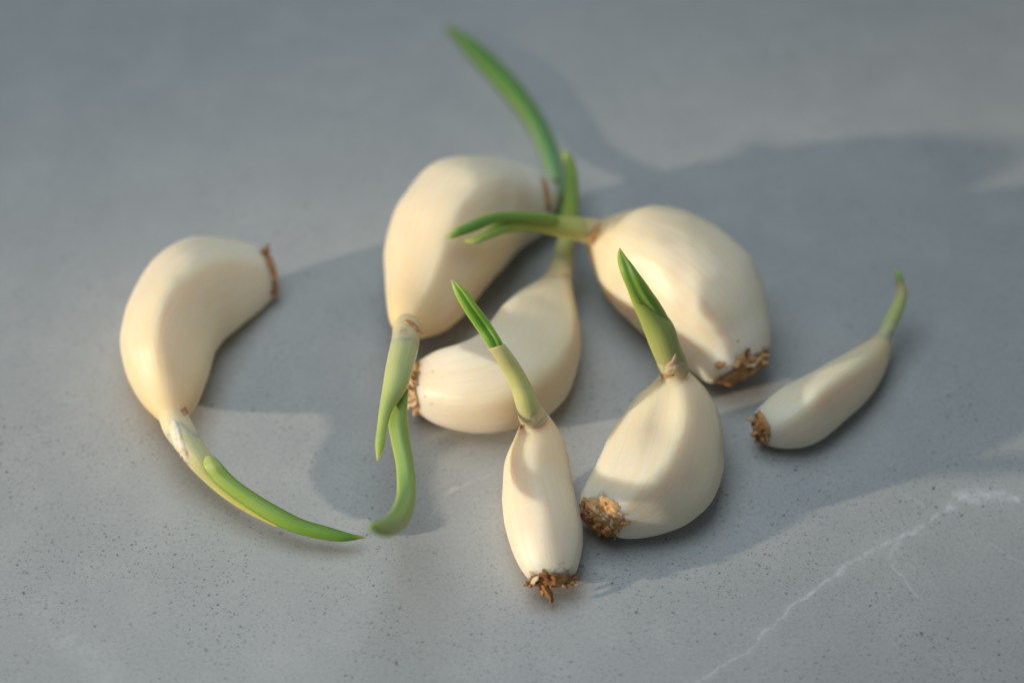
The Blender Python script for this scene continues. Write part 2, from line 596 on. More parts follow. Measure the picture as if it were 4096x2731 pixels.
for p, q_, w0, w1, am in VPX:
    A_, B_ = at(*p, 0), at(*q_, 0)
    veins.append((A_[0], A_[1], B_[0], B_[1], w0 * 0.68e-3, w1 * 0.68e-3, min(1, am * 1.05)))
    if am > 0.5:
        veins.append((A_[0], A_[1], B_[0], B_[1], w0 * 2.4e-3, w1 * 2.4e-3, 0.14))
STONE = stone_material(veins)
hx, hy, dz = 0.9, 0.7, 0.03
cv = [(-hx, -hy, -dz), (hx, -hy, -dz), (hx, hy, -dz), (-hx, hy, -dz), (-hx, -hy, 0), (hx, -hy, 0), (hx, hy, 0), (-hx, hy, 0)]
cf = [(3, 2, 1, 0), (4, 5, 6, 7), (0, 1, 5, 4), (1, 2, 6, 5), (2, 3, 7, 6), (3, 0, 4, 7)]
ct = mesh_obj('countertop', cv, cf, STONE, smooth_shade=False)
ct['kind'] = 'structure'


# ------------------------------------------------------------------ garlic cloves
def clove(label, base_px, z=0.0):
    o = bpy.data.objects.new('garlic_clove', None)
    o.empty_display_size = 0.005
    col.objects.link(o)
    p = at(*base_px, z)
    p[2] = 0
    o.location = tuple(p)
    o['label'] = label
    o['category'] = 'garlic clove'
    o['group'] = 'sprouting garlic cloves on the countertop'
    o['origin'] = [float(x) for x in p]
    return o


def tube(pts, rad, seg=7, rnd=None):
    """verts, faces of a tapering bent tube"""
    pts = np.asarray(pts)
    n = len(pts)
    tan = np.gradient(pts, axis=0)
    tan /= np.linalg.norm(tan, axis=1)[:, None] + 1e-12
    ref = np.array([0.31, 0.2, 0.93])
    V, F = [], []
    for i in range(n):
        x = np.cross(tan[i], ref)
        x /= np.linalg.norm(x) + 1e-12
        y = np.cross(tan[i], x)
        for j in range(seg):
            an = 2 * math.pi * j / seg
            k = rad[i] * (1 + (rnd.uniform(-0.25, 0.25) if rnd else 0))
            V.append(pts[i] + x * math.cos(an) * k + y * math.sin(an) * k * 0.75)
    for i in range(n - 1):
        for j in range(seg):
            j2 = (j + 1) % seg
            F.append((i * seg + j, i * seg + j2, (i + 1) * seg + j2, (i + 1) * seg + j))
    F.append(tuple(range(seg - 1, -1, -1)))
    F.append(tuple(range((n - 1) * seg, n * seg)))
    return V, F


def root_end(parent, sp, at_end, count, seed, reach=1.0, scale=0.92, skew=(0, 0), length=(0.8, 2.0), flakes=3):
    """brown corky plate closing the clove, with dried root stubs standing on it"""
    rnd = random.Random(seed)
    P, a, b, tan, q = sp
    i = -1 if at_end else 0
    c, A, B = P[i], a[i] * scale, b[i] * scale
    out = tan[i] if at_end else -tan[i]
    Rr = (np.linalg.norm(A) + np.linalg.norm(B)) / 2
    nr, ns = 9, 40
    V, F = [], []
    for k in range(nr):
        f = k / (nr - 1)
        for j in range(ns):
            an = 2 * math.pi * j / ns
            wob = 1 + 0.10 * noise.noise(Vector((math.cos(an) * 2, math.sin(an) * 2, seed * 1.7))) * f
            p = c + A * math.cos(an) * f * wob + B * math.sin(an) * f * wob
            lift = Rr * (0.34 * (1 - f**2) + 0.03) if f < 1 else -Rr * 0.12
            nz = noise.noise(Vector(p * 900) + Vector((seed, 0, 0))) * 0.6 + noise.noise(Vector(p * 2300)) * 0.4
            V.append(p + out * (lift + Rr * 0.20 * nz * (0.4 + f)))
    for k in range(nr - 1):
        for j in range(ns):
            j2 = (j + 1) % ns
            F.append((k * ns + j, k * ns + j2, (k + 1) * ns + j2, (k + 1) * ns + j))
    plate = mesh_obj('root_plate', V, F, ROOT, parent, loc=c)
    plate['origin'] = [float(x) for x in c]
    for n_ in range(count):
        an = rnd.uniform(0, 2 * math.pi)
        f = math.sqrt(rnd.uniform(0.15, 1.0))
        base = c + A * math.cos(an) * f + B * math.sin(an) * f + out * Rr * 0.05
        rad_dir = (A * math.cos(an) + B * math.sin(an))
        rad_dir = rad_dir / (np.linalg.norm(rad_dir) + 1e-9)
        d = out * rnd.uniform(0.5, 1.1) + rad_dir * rnd.uniform(0.1, 0.9) * f * reach + np.array([rnd.gauss(0, .3) for _ in range(3)])
        d /= np.linalg.norm(d)
        Ln = rnd.uniform(*length) * 1e-3
        r0 = rnd.uniform(0.30, 0.62) * 1e-3
        bend = np.array([rnd.gauss(0, 1) for _ in range(3)]) * Ln * 0.35
        pts = [base + d * Ln * s + bend * s * s for s in np.linspace(-0.25, 1, 6)]
        for p in pts:
            p[2] = max(p[2], r0 * 0.9)
        rad = [r0, r0 * 1.05, r0 * rnd.uniform(.7, 1.1), r0 * rnd.uniform(.6, 1.0), r0 * 0.7, r0 * 0.35]
        v_, f_ = tube(pts, rad, 7, rnd)
        mesh_obj('root_stub', v_, f_, ROOT, plate, loc=base)
    for n_ in range(flakes):
        an = rnd.uniform(0, 2 * math.pi)
        ws = rnd.uniform(0.25, 0.55)
        hh = rnd.uniform(0.6, 1.4) * 1e-3
        V, F = [], []
        m_ = 9
        for r_ in range(4):
            for j in range(m_):
                t_ = an + (j / (m_ - 1) - 0.5) * 2 * ws
                s_ = r_ / 3
                fr = 1.0 + 0.10 * s_ + 0.04 * noise.noise(Vector((j * .9, r_ * .8, seed + n_)))
                p = c + (A * math.cos(t_) + B * math.sin(t_)) * fr * 1.04 + out * (hh * s_ * (1 - abs(j / (m_ - 1) - .5) * 0.9) * (1 + .5 * noise.noise(Vector((j * 1.7, n_, seed)))) - 0.0003)
                p[2] = max(p[2], 0.0003)
                V.append(p)
        for r_ in range(3):
            for j in range(m_ - 1):
                F.append((r_ * m_ + j, r_ * m_ + j + 1, (r_ + 1) * m_ + j + 1, (r_ + 1) * m_ + j))
        fl = mesh_obj('skin_flake', V, F, SKIN, plate, loc=c)
        so = fl.modifiers.new('thickness', 'SOLIDIFY')
        so.thickness = 0.00015
    return plate


def collar(parent, sp, at_end, seed, mat=None, scale=1.06, hh=1.3):
    """thin torn rim of dry skin round the neck, where the shoot leaves the clove"""
    P, a, b, tan, q = sp
    i = -1 if at_end else 0
    c, A, B = P[i], a[i] * scale, b[i] * scale
    out = tan[i] if at_end else -tan[i]
    ns, nr = 40, 5
    V, F = [], []
    for k in range(nr):
        for j in range(ns):
            an = 2 * math.pi * j / ns
            s_ = k / (nr - 1)
            tear = 0.55 + 0.9 * noise.noise(Vector((math.cos(an) * 2.3, math.sin(an) * 2.3, seed * 2.3)))
            tear += 0.3 * noise.noise(Vector((math.cos(an) * 7, math.sin(an) * 7, seed)))
            r_ = 1.0 - 0.05 * s_ + 0.02 * noise.noise(Vector((an * 3, s_, seed)))
            V.append(c + (A * math.cos(an) + B * math.sin(an)) * r_ + out * (hh * 1e-3 * (s_ * max(0.1, tear)) - 0.0006))
    for k in range(nr - 1):
        for j in range(ns):
            j2 = (j + 1) % ns
            F.append((k * ns + j, k * ns + j2, (k + 1) * ns + j2, (k + 1) * ns + j))
    o = mesh_obj('dry_collar', V, F, mat or SKIN, parent, loc=c)
    so = o.modifiers.new('thickness', 'SOLIDIFY')
    so.thickness = 0.00012
    return o


def surface(o, parent):
    me = o.data
    V = np.empty(len(me.vertices) * 3)
    me.vertices.foreach_get('co', V)
    V = V.reshape(-1, 3) + np.array(o.location) + np.array(parent.location)
    return bvhtree.BVHTree.FromPolygons([tuple(v) for v in V], [tuple(p.vertices) for p in me.polygons])


def land(tree, px, py, depth):
    d = ray(px, py)
    hit = tree.ray_cast(Vector(CAM), Vector(d).normalized())
    if hit[0] is None:
        hit = tree.find_nearest(Vector(CAM + d * depth))
    return np.array(hit[0]), np.array(hit[1])


def scar(name, parent, tree, poly, mat, lump=0.4, seed=0, rise=0.1, nr=8, ns=40):
    """rough patch grown onto a surface inside an outline"""
    poly = np.array(poly, float)
    c = poly.mean(0)
    m = len(poly)
    per = np.linspace(0, m, ns, endpoint=False)
    out = np.array([poly[int(p) % m] * (1 - p % 1) + poly[(int(p) + 1) % m] * (p % 1) for p in per])
    c3, n3 = land(tree, c[0], c[1], 0.33)
    depth = (c3 - CAM) @ fwd
    rnd = random.Random(seed + 100)
    V, F = [], []
    for k in range(nr):
        f = k / (nr - 1)
        for j in range(ns):
            px = c + (out[j] - c) * f * (1 + (0.16 * rnd.uniform(-1, 1) * (f - 0.5) * 2 if f > 0.5 else 0))
            p, n = land(tree, px[0], px[1], depth)
            h = lump * (0.55 + 0.9 * noise.noise(Vector(p * 1500) + Vector((seed, 0, 0))) + 0.6 * noise.noise(Vector(p * 3800))) * (1 - f**3)
            p = p + n * ((max(h, -0.1) + rise * (1 - f**4) - 0.12 * f**4) * 1e-3)
            p[2] = max(p[2], 0.0002)
            V.append(p)
    for k in range(nr - 1):
        for j in range(ns):
            j2 = (j + 1) % ns
            F.append((k * ns + j, k * ns + j2, (k + 1) * ns + j2, (k + 1) * ns + j))
    nn = np.cross(V[ns + 1] - V[ns], V[2 * ns] - V[ns])
    if nn @ n3 < 0:
        F = [tuple(reversed(f)) for f in F]
    o = mesh_obj(name, V, F, mat, parent, loc=c3)
    o['origin'] = [float(x) for x in c3]
    return o


def stub(plate, tree, px, py, dx, dy, L, r, seed, mat, out=0.5, name='root_stub'):
    """one dried root end: starts on the surface, runs dx, dy across it and out from it"""
    rnd = random.Random(seed)
    p0 = np.array(plate['origin'])
    p, n = land(tree, px, py, (p0 - CAM) @ fwd)
    d = rgt * dx - upv * dy
    d = d / (np.linalg.norm(d) + 1e-9) + n * out
    d /= np.linalg.norm(d)
    L, r = L * 1e-3, r * 1e-3
    bend = np.array([rnd.gauss(0, 1) for _ in range(3)]) * L * 0.25
    N_ = 8
    pts = [p + d * L * x + bend * x * x + np.array([rnd.gauss(0, 1) for _ in range(3)]) * r * 0.25 for x in np.linspace(-0.3, 1, N_)]
    rad = [r * rnd.uniform(0.65, 1.2) * (1 - 0.3 * (i / (N_ - 1))**2) for i in range(N_)]
    rad[-1] *= 0.7
    for i, q in enumerate(pts):
        q[2] = max(q[2], rad[i] * 0.9)
    v_, f_ = tube(pts, rad, 8, rnd)
    return mesh_obj(name, v_, f_, mat, plate, loc=p)


def S(rows, h, th):
    """joins outline rows with heights and thickness lists (interpolated)"""
    n = len(rows)
    x = np.linspace(0, 1, n)
    hh = np.interp(x, np.linspace(0, 1, len(h)), h)
    tt = np.interp(x, np.linspace(0, 1, len(th)), th)
    return [list(r) + [hh[i], tt[i]] for i, r in enumerate(rows)]


def dent(q0, u0, wq, wu, depth):
    def f(pts, qq, u, v, p, a, b):
        k = depth * math.exp(-((qq - q0) / wq)**2)
        return pts - np.outer(np.where(v > 0, k * np.exp(-((u - u0) / wu)**2), 0), b)
    return f


# ---- far left clove, curled, long shoot arching over the counter
c1 = clove('curled garlic clove at far left, its green shoot sweeping along the counter', (700, 1300))
SEC1 = S([
    (632, 1650, 742, 1640), (653, 1723, 786, 1723), (694, 1785, 827, 1790), (752, 1862, 872, 1850), (812, 1922, 900, 1895), (908, 2000, 968, 1965), (1010, 2062, 1045, 2030), (1105, 2108, 1117, 2095)],
    [8.2, 8.4, 7.5, 6.2, 5.1, 4.2, 3.6, 3.2], [1, 1, .95, .9, .7, .6, .6])
NECK1 = (SEC1, 0.22, 1.02)
b1, sp = loft('clove_flesh', S([
    (1040, 985, 1092, 1200), (910, 952, 1033, 1248), (757, 949, 960, 1304), (650, 1000, 905, 1350), (560, 1108, 868, 1395), (500, 1235, 852, 1440),
    (480, 1350, 840, 1485), (495, 1465, 823, 1535), (545, 1565, 797, 1590), (595, 1628, 768, 1625), (622, 1660, 748, 1648)],
    [0, 0, 0, 0, 0, 0, 0, 0.5, 2.2, 4.4, 5.8], [0.65, 0.8, 1.0, 1.08, 1.08, 1, 1]),
    flesh_material(0, (0.78, 0.72, 0.48), 3.7), c1, neck=NECK1, ridge=[(0, -0.1, 0.3), (0.25, -0.3, 0.55), (0.6, -0.35, 0.65), (1, -0.1, 0.2)], rough=0.035, seed=1, dome0=0.06, remesh=0.00042)
root_end(c1, sp, False, 3, 11, length=(0.5, 1.0), flakes=1)
t1 = surface(b1, c1)
k1 = scar('root_scar', c1, t1, [(1046, 985), (1068, 990), (1090, 1045), (1106, 1110), (1112, 1150), (1110, 1190), (1100, 1200), (1096, 1150), (1082, 1090), (1058, 1045)], ROOT, 0.3, 1)
for i, a_ in enumerate([(1060, 1000, 12, -25, 1.7, .55), (1072, 1008, 16, -18, 1.2, .5), (1098, 1180, 24, 6, 1.1, .5), (1070, 1035, 15, 0, .7, .45), (1092, 1110, 12, 5, .6, .45), (1100, 1150, 12, 2, .6, .4)]):
    stub(k1, t1, *a_, seed=110 + i, mat=ROOT)
scar('dry_spot', c1, t1, [(716, 1640), (742, 1622), (756, 1650), (736, 1668)], ROOT, 0.12, 15, rise=0.05, nr=5, ns=20)
SH1 = plant_material('shoot_sheath_left', [(0, (0.82, 0.74, 0.52)), (0.3, (0.74, 0.70, 0.40)), (0.55, (0.58, 0.58, 0.20)), (0.8, (0.62, 0.58, 0.13)), (1, (0.66, 0.58, 0.12))])
s1, _ = loft('shoot_sheath', SEC1, SH1, c1, n=48, seg=32, mode='h', rough=0.02, seed=2)
ts1 = surface(s1, c1)
scar('skin_flake', c1, ts1, [(655, 1652), (690, 1642), (714, 1692), (737, 1762), (754, 1815), (762, 1862), (740, 1888), (716, 1840), (690, 1772), (666, 1702)], PAPER, 0.12, 12, rise=0.10)
LF1 = plant_material('shoot_leaf_left', [(0, (0.52, 0.55, 0.20)), (0.10, (0.40, 0.50, 0.11)), (0.25, (0.33, 0.47, 0.075)), (0.6, (0.22, 0.40, 0.045)), (0.9, (0.16, 0.34, 0.03)), (1, (0.50, 0.46, 0.10))], streak=0.4, streak_col=(0.50, 0.62, 0.18), vein=22, edge=0.75, edge_col=(0.12, 0.27, 0.02))  # dark edge colour paints in the shade of the gap between leaf and sheath
loft('shoot_leaf', S([
    (815, 1835, 862, 1828), (812, 1862, 890, 1858), (845, 1915, 925, 1897), (959, 2010, 1018, 1968), (1061, 2077, 1112, 2024), (1160, 2125, 1214, 2076), (1260, 2152, 1316, 2106), (1367, 2166, 1400, 2132), (1459, 2152, 1462, 2146)],
    [8.3, 8.1, 7.1, 5.8, 4.9, 4.1, 3.5, 2.9, 2.3], [.8, .85, .85, .85, .8, .7]), LF1, c1, n=60, seg=32, mode='h', rough=0.015, seed=3,
    ridge=[(0, 0.1, 0.2), (0.5, 0.15, 0.5), (1, 0, 0.3)])

# ---- back clove, its shoot hanging towards the camera
c2 = clove('rounded back garlic clove whose shoot hangs forward and ends in a blurred raised hook', (1780, 1000))
SEC2 = S([
    (1578, 1290, 1682, 1322), (1561, 1382, 1674, 1390), (1541, 1473, 1650, 1484), (1528, 1560, 1618, 1570), (1516, 1640, 1570, 1640), (1508, 1710, 1548, 1718), (1501, 1775, 1538, 1785), (1507, 1838, 1514, 1842)],
    [14.8, 19, 20.6, 20.4, 20, 19.4, 19, 18.8], [1, 1, .95, .9, .8, .7])
NECK2 = (SEC2, 0.20, 1.02)
b2, sp = loft('clove_flesh', S([
    (2178, 708, 2205, 850), (2105, 664, 2154, 940), (1996, 637, 2100, 982), (1888, 626, 2050, 1028), (1780, 638, 2010, 1075), (1690, 680, 1975, 1118), (1632, 760, 1940, 1160),
    (1588, 840, 1905, 1205), (1566, 934, 1870, 1247), (1562, 1023, 1830, 1288), (1564, 1102, 1785, 1318), (1566, 1172, 1735, 1332), (1566, 1230, 1705, 1333), (1585, 1275, 1680, 1318)],
    [3, 1.5, 0.5, 0, 0, 0, 0, 0.8, 2.2, 4.2, 7, 9.5, 11.8], [0.95, 1.0, 1.08, 1.08, 1, 0.95, 0.9]),
    flesh_material(0, (0.62, 0.58, 0.34), 7.4), c2, neck=NECK2, ridge=[(0, -0.1, 0.2), (0.3, -0.3, 0.35), (0.7, -0.3, 0.45), (1, 0, 0.2)], rough=0.03, seed=4, dome0=0.06, remesh=0.00042)
root_end(c2, sp, False, 10, 21, length=(0.5, 1.2))
t2 = surface(b2, c2)
scar('root_scar', c2, t2, [(2158, 698), (2186, 712), (2200, 780), (2206, 852), (2188, 852), (2176, 790)], ROOT, 0.3, 26, rise=0.1, nr=6, ns=28)
scar('dry_spot', c2, t2, [(1606, 1286), (1622, 1272), (1650, 1284), (1676, 1310), (1688, 1335), (1672, 1334), (1648, 1312), (1624, 1294)], ROOT, 0.25, 25, rise=0.08, nr=6, ns=28)
SH2 = plant_material('shoot_sheath_back', [(0, (0.70, 0.64, 0.38)), (0.3, (0.58, 0.60, 0.28)), (0.65, (0.44, 0.54, 0.14)), (0.9, (0.40, 0.50, 0.10)), (1, (0.66, 0.58, 0.16))])
loft('shoot_sheath', SEC2, SH2, c2, n=48, seg=32, mode='h', rough=0.02, seed=5)
LF2 = plant_material('shoot_leaf_back', [(0, (0.34, 0.42, 0.08)), (0.3, (0.32, 0.44, 0.11)), (0.6, (0.30, 0.44, 0.15)), (0.85, (0.17, 0.31, 0.07)), (1, (0.28, 0.38, 0.10))], streak=0.5, streak_col=(0.40, 0.55, 0.17), vein=22, edge=0.5)
loft('shoot_leaf', S([
    (1598, 1560, 1634, 1560), (1572, 1625, 1630, 1620), (1554, 1690, 1632, 1690), (1562, 1754, 1642, 1775), (1582, 1850, 1658, 1870), (1588, 1925, 1665, 1950), (1584, 1992, 1655, 2045), (1556, 2050, 1622, 2112), (1515, 2078, 1562, 2144), (1485, 2090, 1506, 2134), (1476, 2104, 1482, 2118)],
    [19.2, 18, 17, 15.8, 14.8, 14.8, 17.5, 22.5, 28.5, 32.5, 34], [.8, .8, .8, .7, .6]), LF2, c2, n=60, seg=32, mode='h', rough=0.015, seed=6,
    ridge=[(0, 0.0, 0.2), (0.5, 0.15, 0.45), (1, 0, 0.2)])

# ---- right back clove with the short shoot pointing left
c3 = clove('large garlic clove at the back right, short green shoot pointing left across its neighbours', (2750, 1250))
SEC3 = S([
    (2348, 972, 2404, 882), (2267, 954, 2322, 868), (2186, 936, 2215, 862), (2078, 925, 2120, 862), (1996, 936, 2040, 872), (1942, 957, 1975, 905), (1892, 978, 1912, 940), (1857, 968, 1866, 956)],
    [14.5, 16, 17.5, 19, 20, 20.5, 20.5, 20.3], [1, .95, .9, .85, .8, .7])
NECK3 = (SEC3, 0.16, 1.02)
b3, sp = loft('clove_flesh', S([
    (2341, 975, 2410, 878), (2365, 1055, 2480, 850), (2400, 1135, 2580, 831), (2445, 1212, 2680, 832), (2500, 1270, 2780, 860), (2560, 1320, 2870, 907), (2620, 1370, 2945, 965),
    (2680, 1420, 3010, 1035), (2740, 1465, 3050, 1115), (2790, 1500, 3072, 1210), (2820, 1525, 3083, 1320), (2850, 1537, 3078, 1415)],
    [11, 7.5, 4, 2, 0.5, 0, 0, 0, 0, 0.3, 0.8, 1.2], [0.95, 0.95, 1, 1, 0.95, 0.9, .85]),
    flesh_material(1, (0.66, 0.56, 0.22), 11.1), c3, neck=NECK3, ridge=[(0, 0.1, 0.15), (0.3, 0.05, 0.32), (0.7, 0.0, 0.30), (1, 0, 0.1)], rough=0.04, seed=7, dome1=0.06, remesh=0.00042)
root_end(c3, sp, True, 6, 31, length=(0.5, 1.2), flakes=1)
t3 = surface(b3, c3)
k3 = scar('root_scar', c3, t3, [(2935, 1432), (2972, 1408), (3012, 1420), (3050, 1430), (3080, 1415), (3076, 1460), (3045, 1495), (2992, 1492), (2958, 1470)], ROOT, 0.6, 3)
for i, a_ in enumerate([(3035, 1478, -4, 25, 1.8, .7), (3060, 1450, 12, 20, 1.6, .6), (3010, 1480, -8, 22, 1.4, .6), (2965, 1440, -14, 10, 1.0, .5), (3072, 1430, 20, 4, 1.0, .5), (3030, 1445, 5, 20, 1.2, .7), (2985, 1420, -5, -20, 1.0, .4)]):
    stub(k3, t3, *a_, seed=310 + i, mat=ROOT)
scar('root_scar', c3, t3, [(2850, 1456), (2875, 1440), (2906, 1446), (2900, 1470), (2866, 1482)], ROOT, 0.15, 33, rise=0.02, ns=24)
scar('dry_spot', c3, t3, [(2350, 975), (2338, 950), (2366, 920), (2392, 876), (2412, 880), (2400, 920), (2384, 958), (2362, 990)], ROOT_PALE, 0.2, 35, rise=0.06, nr=6, ns=28)
SH3 = plant_material('shoot_sheath_right', [(0, (0.72, 0.58, 0.26)), (0.2, (0.58, 0.55, 0.16)), (0.45, (0.34, 0.42, 0.06)), (0.75, (0.24, 0.40, 0.07)), (0.92, (0.40, 0.52, 0.12)), (1, (0.62, 0.62, 0.2))])
loft('shoot_sheath', SEC3, SH3, c3, n=48, seg=32, mode='h', rough=0.02, seed=8)
LF3 = plant_material('shoot_leaf_right', [(0, (0.22, 0.34, 0.05)), (0.5, (0.16, 0.32, 0.06)), (0.85, (0.13, 0.30, 0.045)), (0.93, (0.40, 0.50, 0.12)), (1, (0.62, 0.64, 0.26))], streak=0.25, streak_col=(0.32, 0.45, 0.20), vein=22, edge=0.3)
loft('shoot_leaf', S([
    (2200, 905, 2230, 862), (2120, 890, 2159, 853), (2010, 888, 2050, 847), (1960, 900, 1975, 852), (1900, 926, 1904, 874), (1850, 942, 1834, 907), (1801, 954, 1795, 932), (1781, 950, 1779, 944)],
    [19, 20.5, 22, 22.8, 23.2, 23.4, 23.4, 23.3], [.7, .7, .65, .55]), LF3, c3, n=48, seg=32, mode='h', rough=0.015, seed=9)

# ---- middle clove, root to the left, very long shoot running to the back
c4 = clove('middle garlic clove, tan root end pointing left, very long shoot running to the back', (2000, 1600))
SEC4 = S([
    (2184, 1110, 2287, 1110), (2208, 1040, 2294, 1030), (2228, 960, 2306, 960), (2244, 870, 2314, 870), (2256, 783, 2315, 775), (2258, 700, 2308, 690), (2252, 640, 2290, 630), (2246, 606, 2258, 604)],
    [7, 8, 8.5, 8.5, 8.5, 8.5, 8.5, 8.5], [1, .95, .9, .8, .7])
NECK4 = (SEC4, 0.20, 1.02)
b4, sp = loft('clove_flesh', S([
    (1650, 1455, 1682, 1655), (1740, 1407, 1745, 1698), (1827, 1377, 1850, 1730), (1890, 1352, 1985, 1731), (1930, 1322, 2100, 1705), (1955, 1292, 2200, 1655), (1985, 1255, 2270, 1578),
    (2015, 1218, 2305, 1490), (2055, 1182, 2316, 1390), (2100, 1153, 2309, 1290), (2145, 1128, 2296, 1205), (2178, 1105, 2287, 1125)],
    [1, 0.4, 0, 0, 0, 0, 0, 0, 0.6, 1.8, 3.2, 4.5], [0.8, 0.85, 0.9, 0.9, 0.9, 0.95]),
    flesh_material(0, (0.7, 0.62, 0.3), 14.8), c4, neck=NECK4, ridge=[(0, 0.2, 0.2), (0.4, 0.35, 0.45), (0.75, 0.25, 0.6), (1, 0.1, 0.2)], rough=0.03, seed=10, dome0=0.06, remesh=0.00042)
root_end(c4, sp, False, 5, 41, length=(0.5, 1.0), flakes=1)
t4 = surface(b4, c4)
k4 = scar('root_scar', c4, t4, [(1650, 1450), (1672, 1452), (1668, 1500), (1664, 1550), (1670, 1600), (1686, 1652), (1672, 1660), (1652, 1600), (1642, 1550), (1642, 1490)], ROOT_PALE, 0.35, 4)
for i, a_ in enumerate([(1664, 1462, -16, -4, 1.0, .62), (1668, 1490, -20, 2, 1.2, .55), (1662, 1518, -22, 4, 1.3, .6), (1656, 1545, -24, 2, 1.5, .55), (1668, 1475, 4, -10, .9, .5), (1655, 1592, -20, -4, 1.2, .6), (1658, 1615, -20, 6, 1.2, .62), (1668, 1640, -16, 12, 1.1, .55), (1664, 1535, -6, 12, .9, .6), (1662, 1605, 6, 6, .8, .55)]):
    stub(k4, t4, *a_, seed=410 + i, mat=ROOT_PALE)
scar('dry_spot', c4, t4, [(2172, 1108), (2184, 1094), (2230, 1100), (2288, 1094), (2290, 1108), (2232, 1116)], ROOT_PALE, 0.12, 45, rise=0.02, nr=5, ns=28)
SH4 = plant_material('shoot_sheath_middle', [(0, (0.78, 0.70, 0.44)), (0.18, (0.66, 0.60, 0.24)), (0.4, (0.34, 0.40, 0.05)), (0.7, (0.20, 0.34, 0.05)), (0.95, (0.32, 0.42, 0.07)), (1, (0.50, 0.50, 0.14))])
loft('shoot_sheath', SEC4, SH4, c4, n=48, seg=32, mode='h', rough=0.02, seed=11)
LF4 = plant_material('shoot_leaf_middle', [(0, (0.24, 0.36, 0.16)), (0.2, (0.18, 0.36, 0.20)), (0.5, (0.17, 0.36, 0.08)), (0.8, (0.13, 0.32, 0.05)), (1, (0.26, 0.36, 0.09))], streak=0.5, streak_col=(0.38, 0.54, 0.20), vein=8, edge=0.3)
loft('shoot_leaf', S([
    (2226, 870, 2268, 870), (2204, 784, 2262, 770), (2190, 700, 2254, 690), (2168, 627, 2244, 630), (2116, 505, 2208, 535), (2020, 374, 2138, 412), (1916, 261, 2045, 295), (1846, 183, 1945, 200), (1795, 125, 1856, 138), (1778, 108, 1800, 106)],
    [6.0, 5.0, 3.5, 2.2, 1.6, 1.35, 1.2, 1.0, 0.8, 0.7], [.7, .5, .4, .4, .4]), LF4, c4, n=64, seg=32, mode='h', rough=0.015, seed=12,
    ridge=[(0, -.2, 0.3), (0.5, -0.25, 0.5), (1, 0, 0.2)])

# ---- front clove
c5 = clove('slim garlic clove in front with ragged root toward the viewer and leaf leaning left', (2170, 2050))
SEC5 = S([
    (2083, 1702, 2186, 1655), (2077, 1683, 2176, 1640), (2061, 1611, 2156, 1612), (2036, 1540, 2117, 1524), (2010, 1484, 2080, 1458), (1980, 1433, 2048, 1412), (1952, 1394, 2019, 1376)],
    [12.5, 13.3, 16.2, 19, 21, 22.8, 24], [1, 1, 1, .95])
NECK5 = (SEC5, 0.22, 1.02)
b5, sp = loft('clove_flesh', S([
    (2085, 1690, 2180, 1640), (2068, 1728, 2210, 1680), (2045, 1778, 2245, 1735), (2022, 1835, 2266, 1800), (2010, 1910, 2280, 1880), (2006, 1985, 2295, 1960), (2010, 2060, 2318, 2050),
    (2025, 2130, 2334, 2125), (2050, 2210, 2332, 2190), (2082, 2275, 2320, 2245), (2122, 2326, 2300, 2310)],
    [10.5, 8.3, 5.6, 3.2, 1.4, 0.4, 0, 0, 0.2, 0.6, 1.0], [1, 1.0, 0.98, 0.95, 0.9, 0.85]),
    flesh_material(1, (0.72, 0.68, 0.36), 18.5), c5, neck=NECK5, ridge=[(0, 0, 0.1), (0.4, -0.1, 0.25), (0.8, -0.1, 0.3), (1, 0, 0.1)], rough=0.03, seed=13, dome1=0.06, remesh=0.00042)
root_end(c5, sp, True, 3, 51, length=(0.5, 1.0), reach=0.6, flakes=2)
t5 = surface(b5, c5)
k5 = scar('root_scar', c5, t5, [(2120, 2318), (2152, 2290), (2172, 2262), (2184, 2300), (2225, 2322), (2288, 2300), (2306, 2305), (2296, 2335), (2230, 2352), (2180, 2362), (2132, 2346)], ROOT, 0.4, 5)
for i, a_ in enumerate([(2128, 2332, -30, 4, 1.3, .4), (2118, 2338, -12, 20, 1.3, .45), (2186, 2350, 3, 40, 3.2, .7), (2176, 2372, -6, 30, 1.8, .5), (2205, 2348, 8, 16, .9, .55), (2158, 2340, -10, 28, 1.6, .6), (2150, 2318, -14, 6, .8, .5), (2280, 2318, 26, 6, 1.1, .5), (2245, 2338, 8, 14, 1.2, .5), (2292, 2305, 14, -4, .9, .45)]):
    stub(k5, t5, *a_, seed=510 + i, mat=ROOT)
scar('dry_spot', c5, t5, [(2076, 1700), (2098, 1692), (2102, 1712), (2078, 1718)], ROOT, 0.1, 55, rise=0.02, nr=5, ns=20)
SH5 = plant_material('shoot_sheath_front', [(0, (0.80, 0.72, 0.48)), (0.2, (0.68, 0.65, 0.30)), (0.6, (0.60, 0.58, 0.22)), (0.93, (0.64, 0.58, 0.28)), (1, (0.66, 0.52, 0.30))], streak=0.25)
loft('shoot_sheath', SEC5, SH5, c5, n=48, seg=32, mode='h', rough=0.02, seed=14, dome1=0.1)
LF5 = plant_material('shoot_leaf_front', [(0, (0.15, 0.35, 0.03)), (0.35, (0.16, 0.37, 0.03)), (0.8, (0.24, 0.44, 0.04)), (0.95, (0.46, 0.54, 0.12)), (1, (0.64, 0.64, 0.26))], streak=0.3, streak_col=(0.38, 0.52, 0.13), vein=10, edge=0.75)
loft('shoot_leaf', S([
    (1966, 1412, 2022, 1398), (1953, 1388, 2012, 1374), (1908, 1320, 1962, 1292), (1857, 1244, 1912, 1224), (1816, 1167, 1858, 1156), (1806, 1132, 1824, 1127), (1804, 1120, 1807, 1119)],
    [23, 24, 26, 28.4, 30.4, 31.2, 31.5], [.85, .8, .75, .7]), LF5, c5, n=48, seg=40, mode='h', rough=0.01, seed=15, groove=(0.05, 0.28, 0.55))

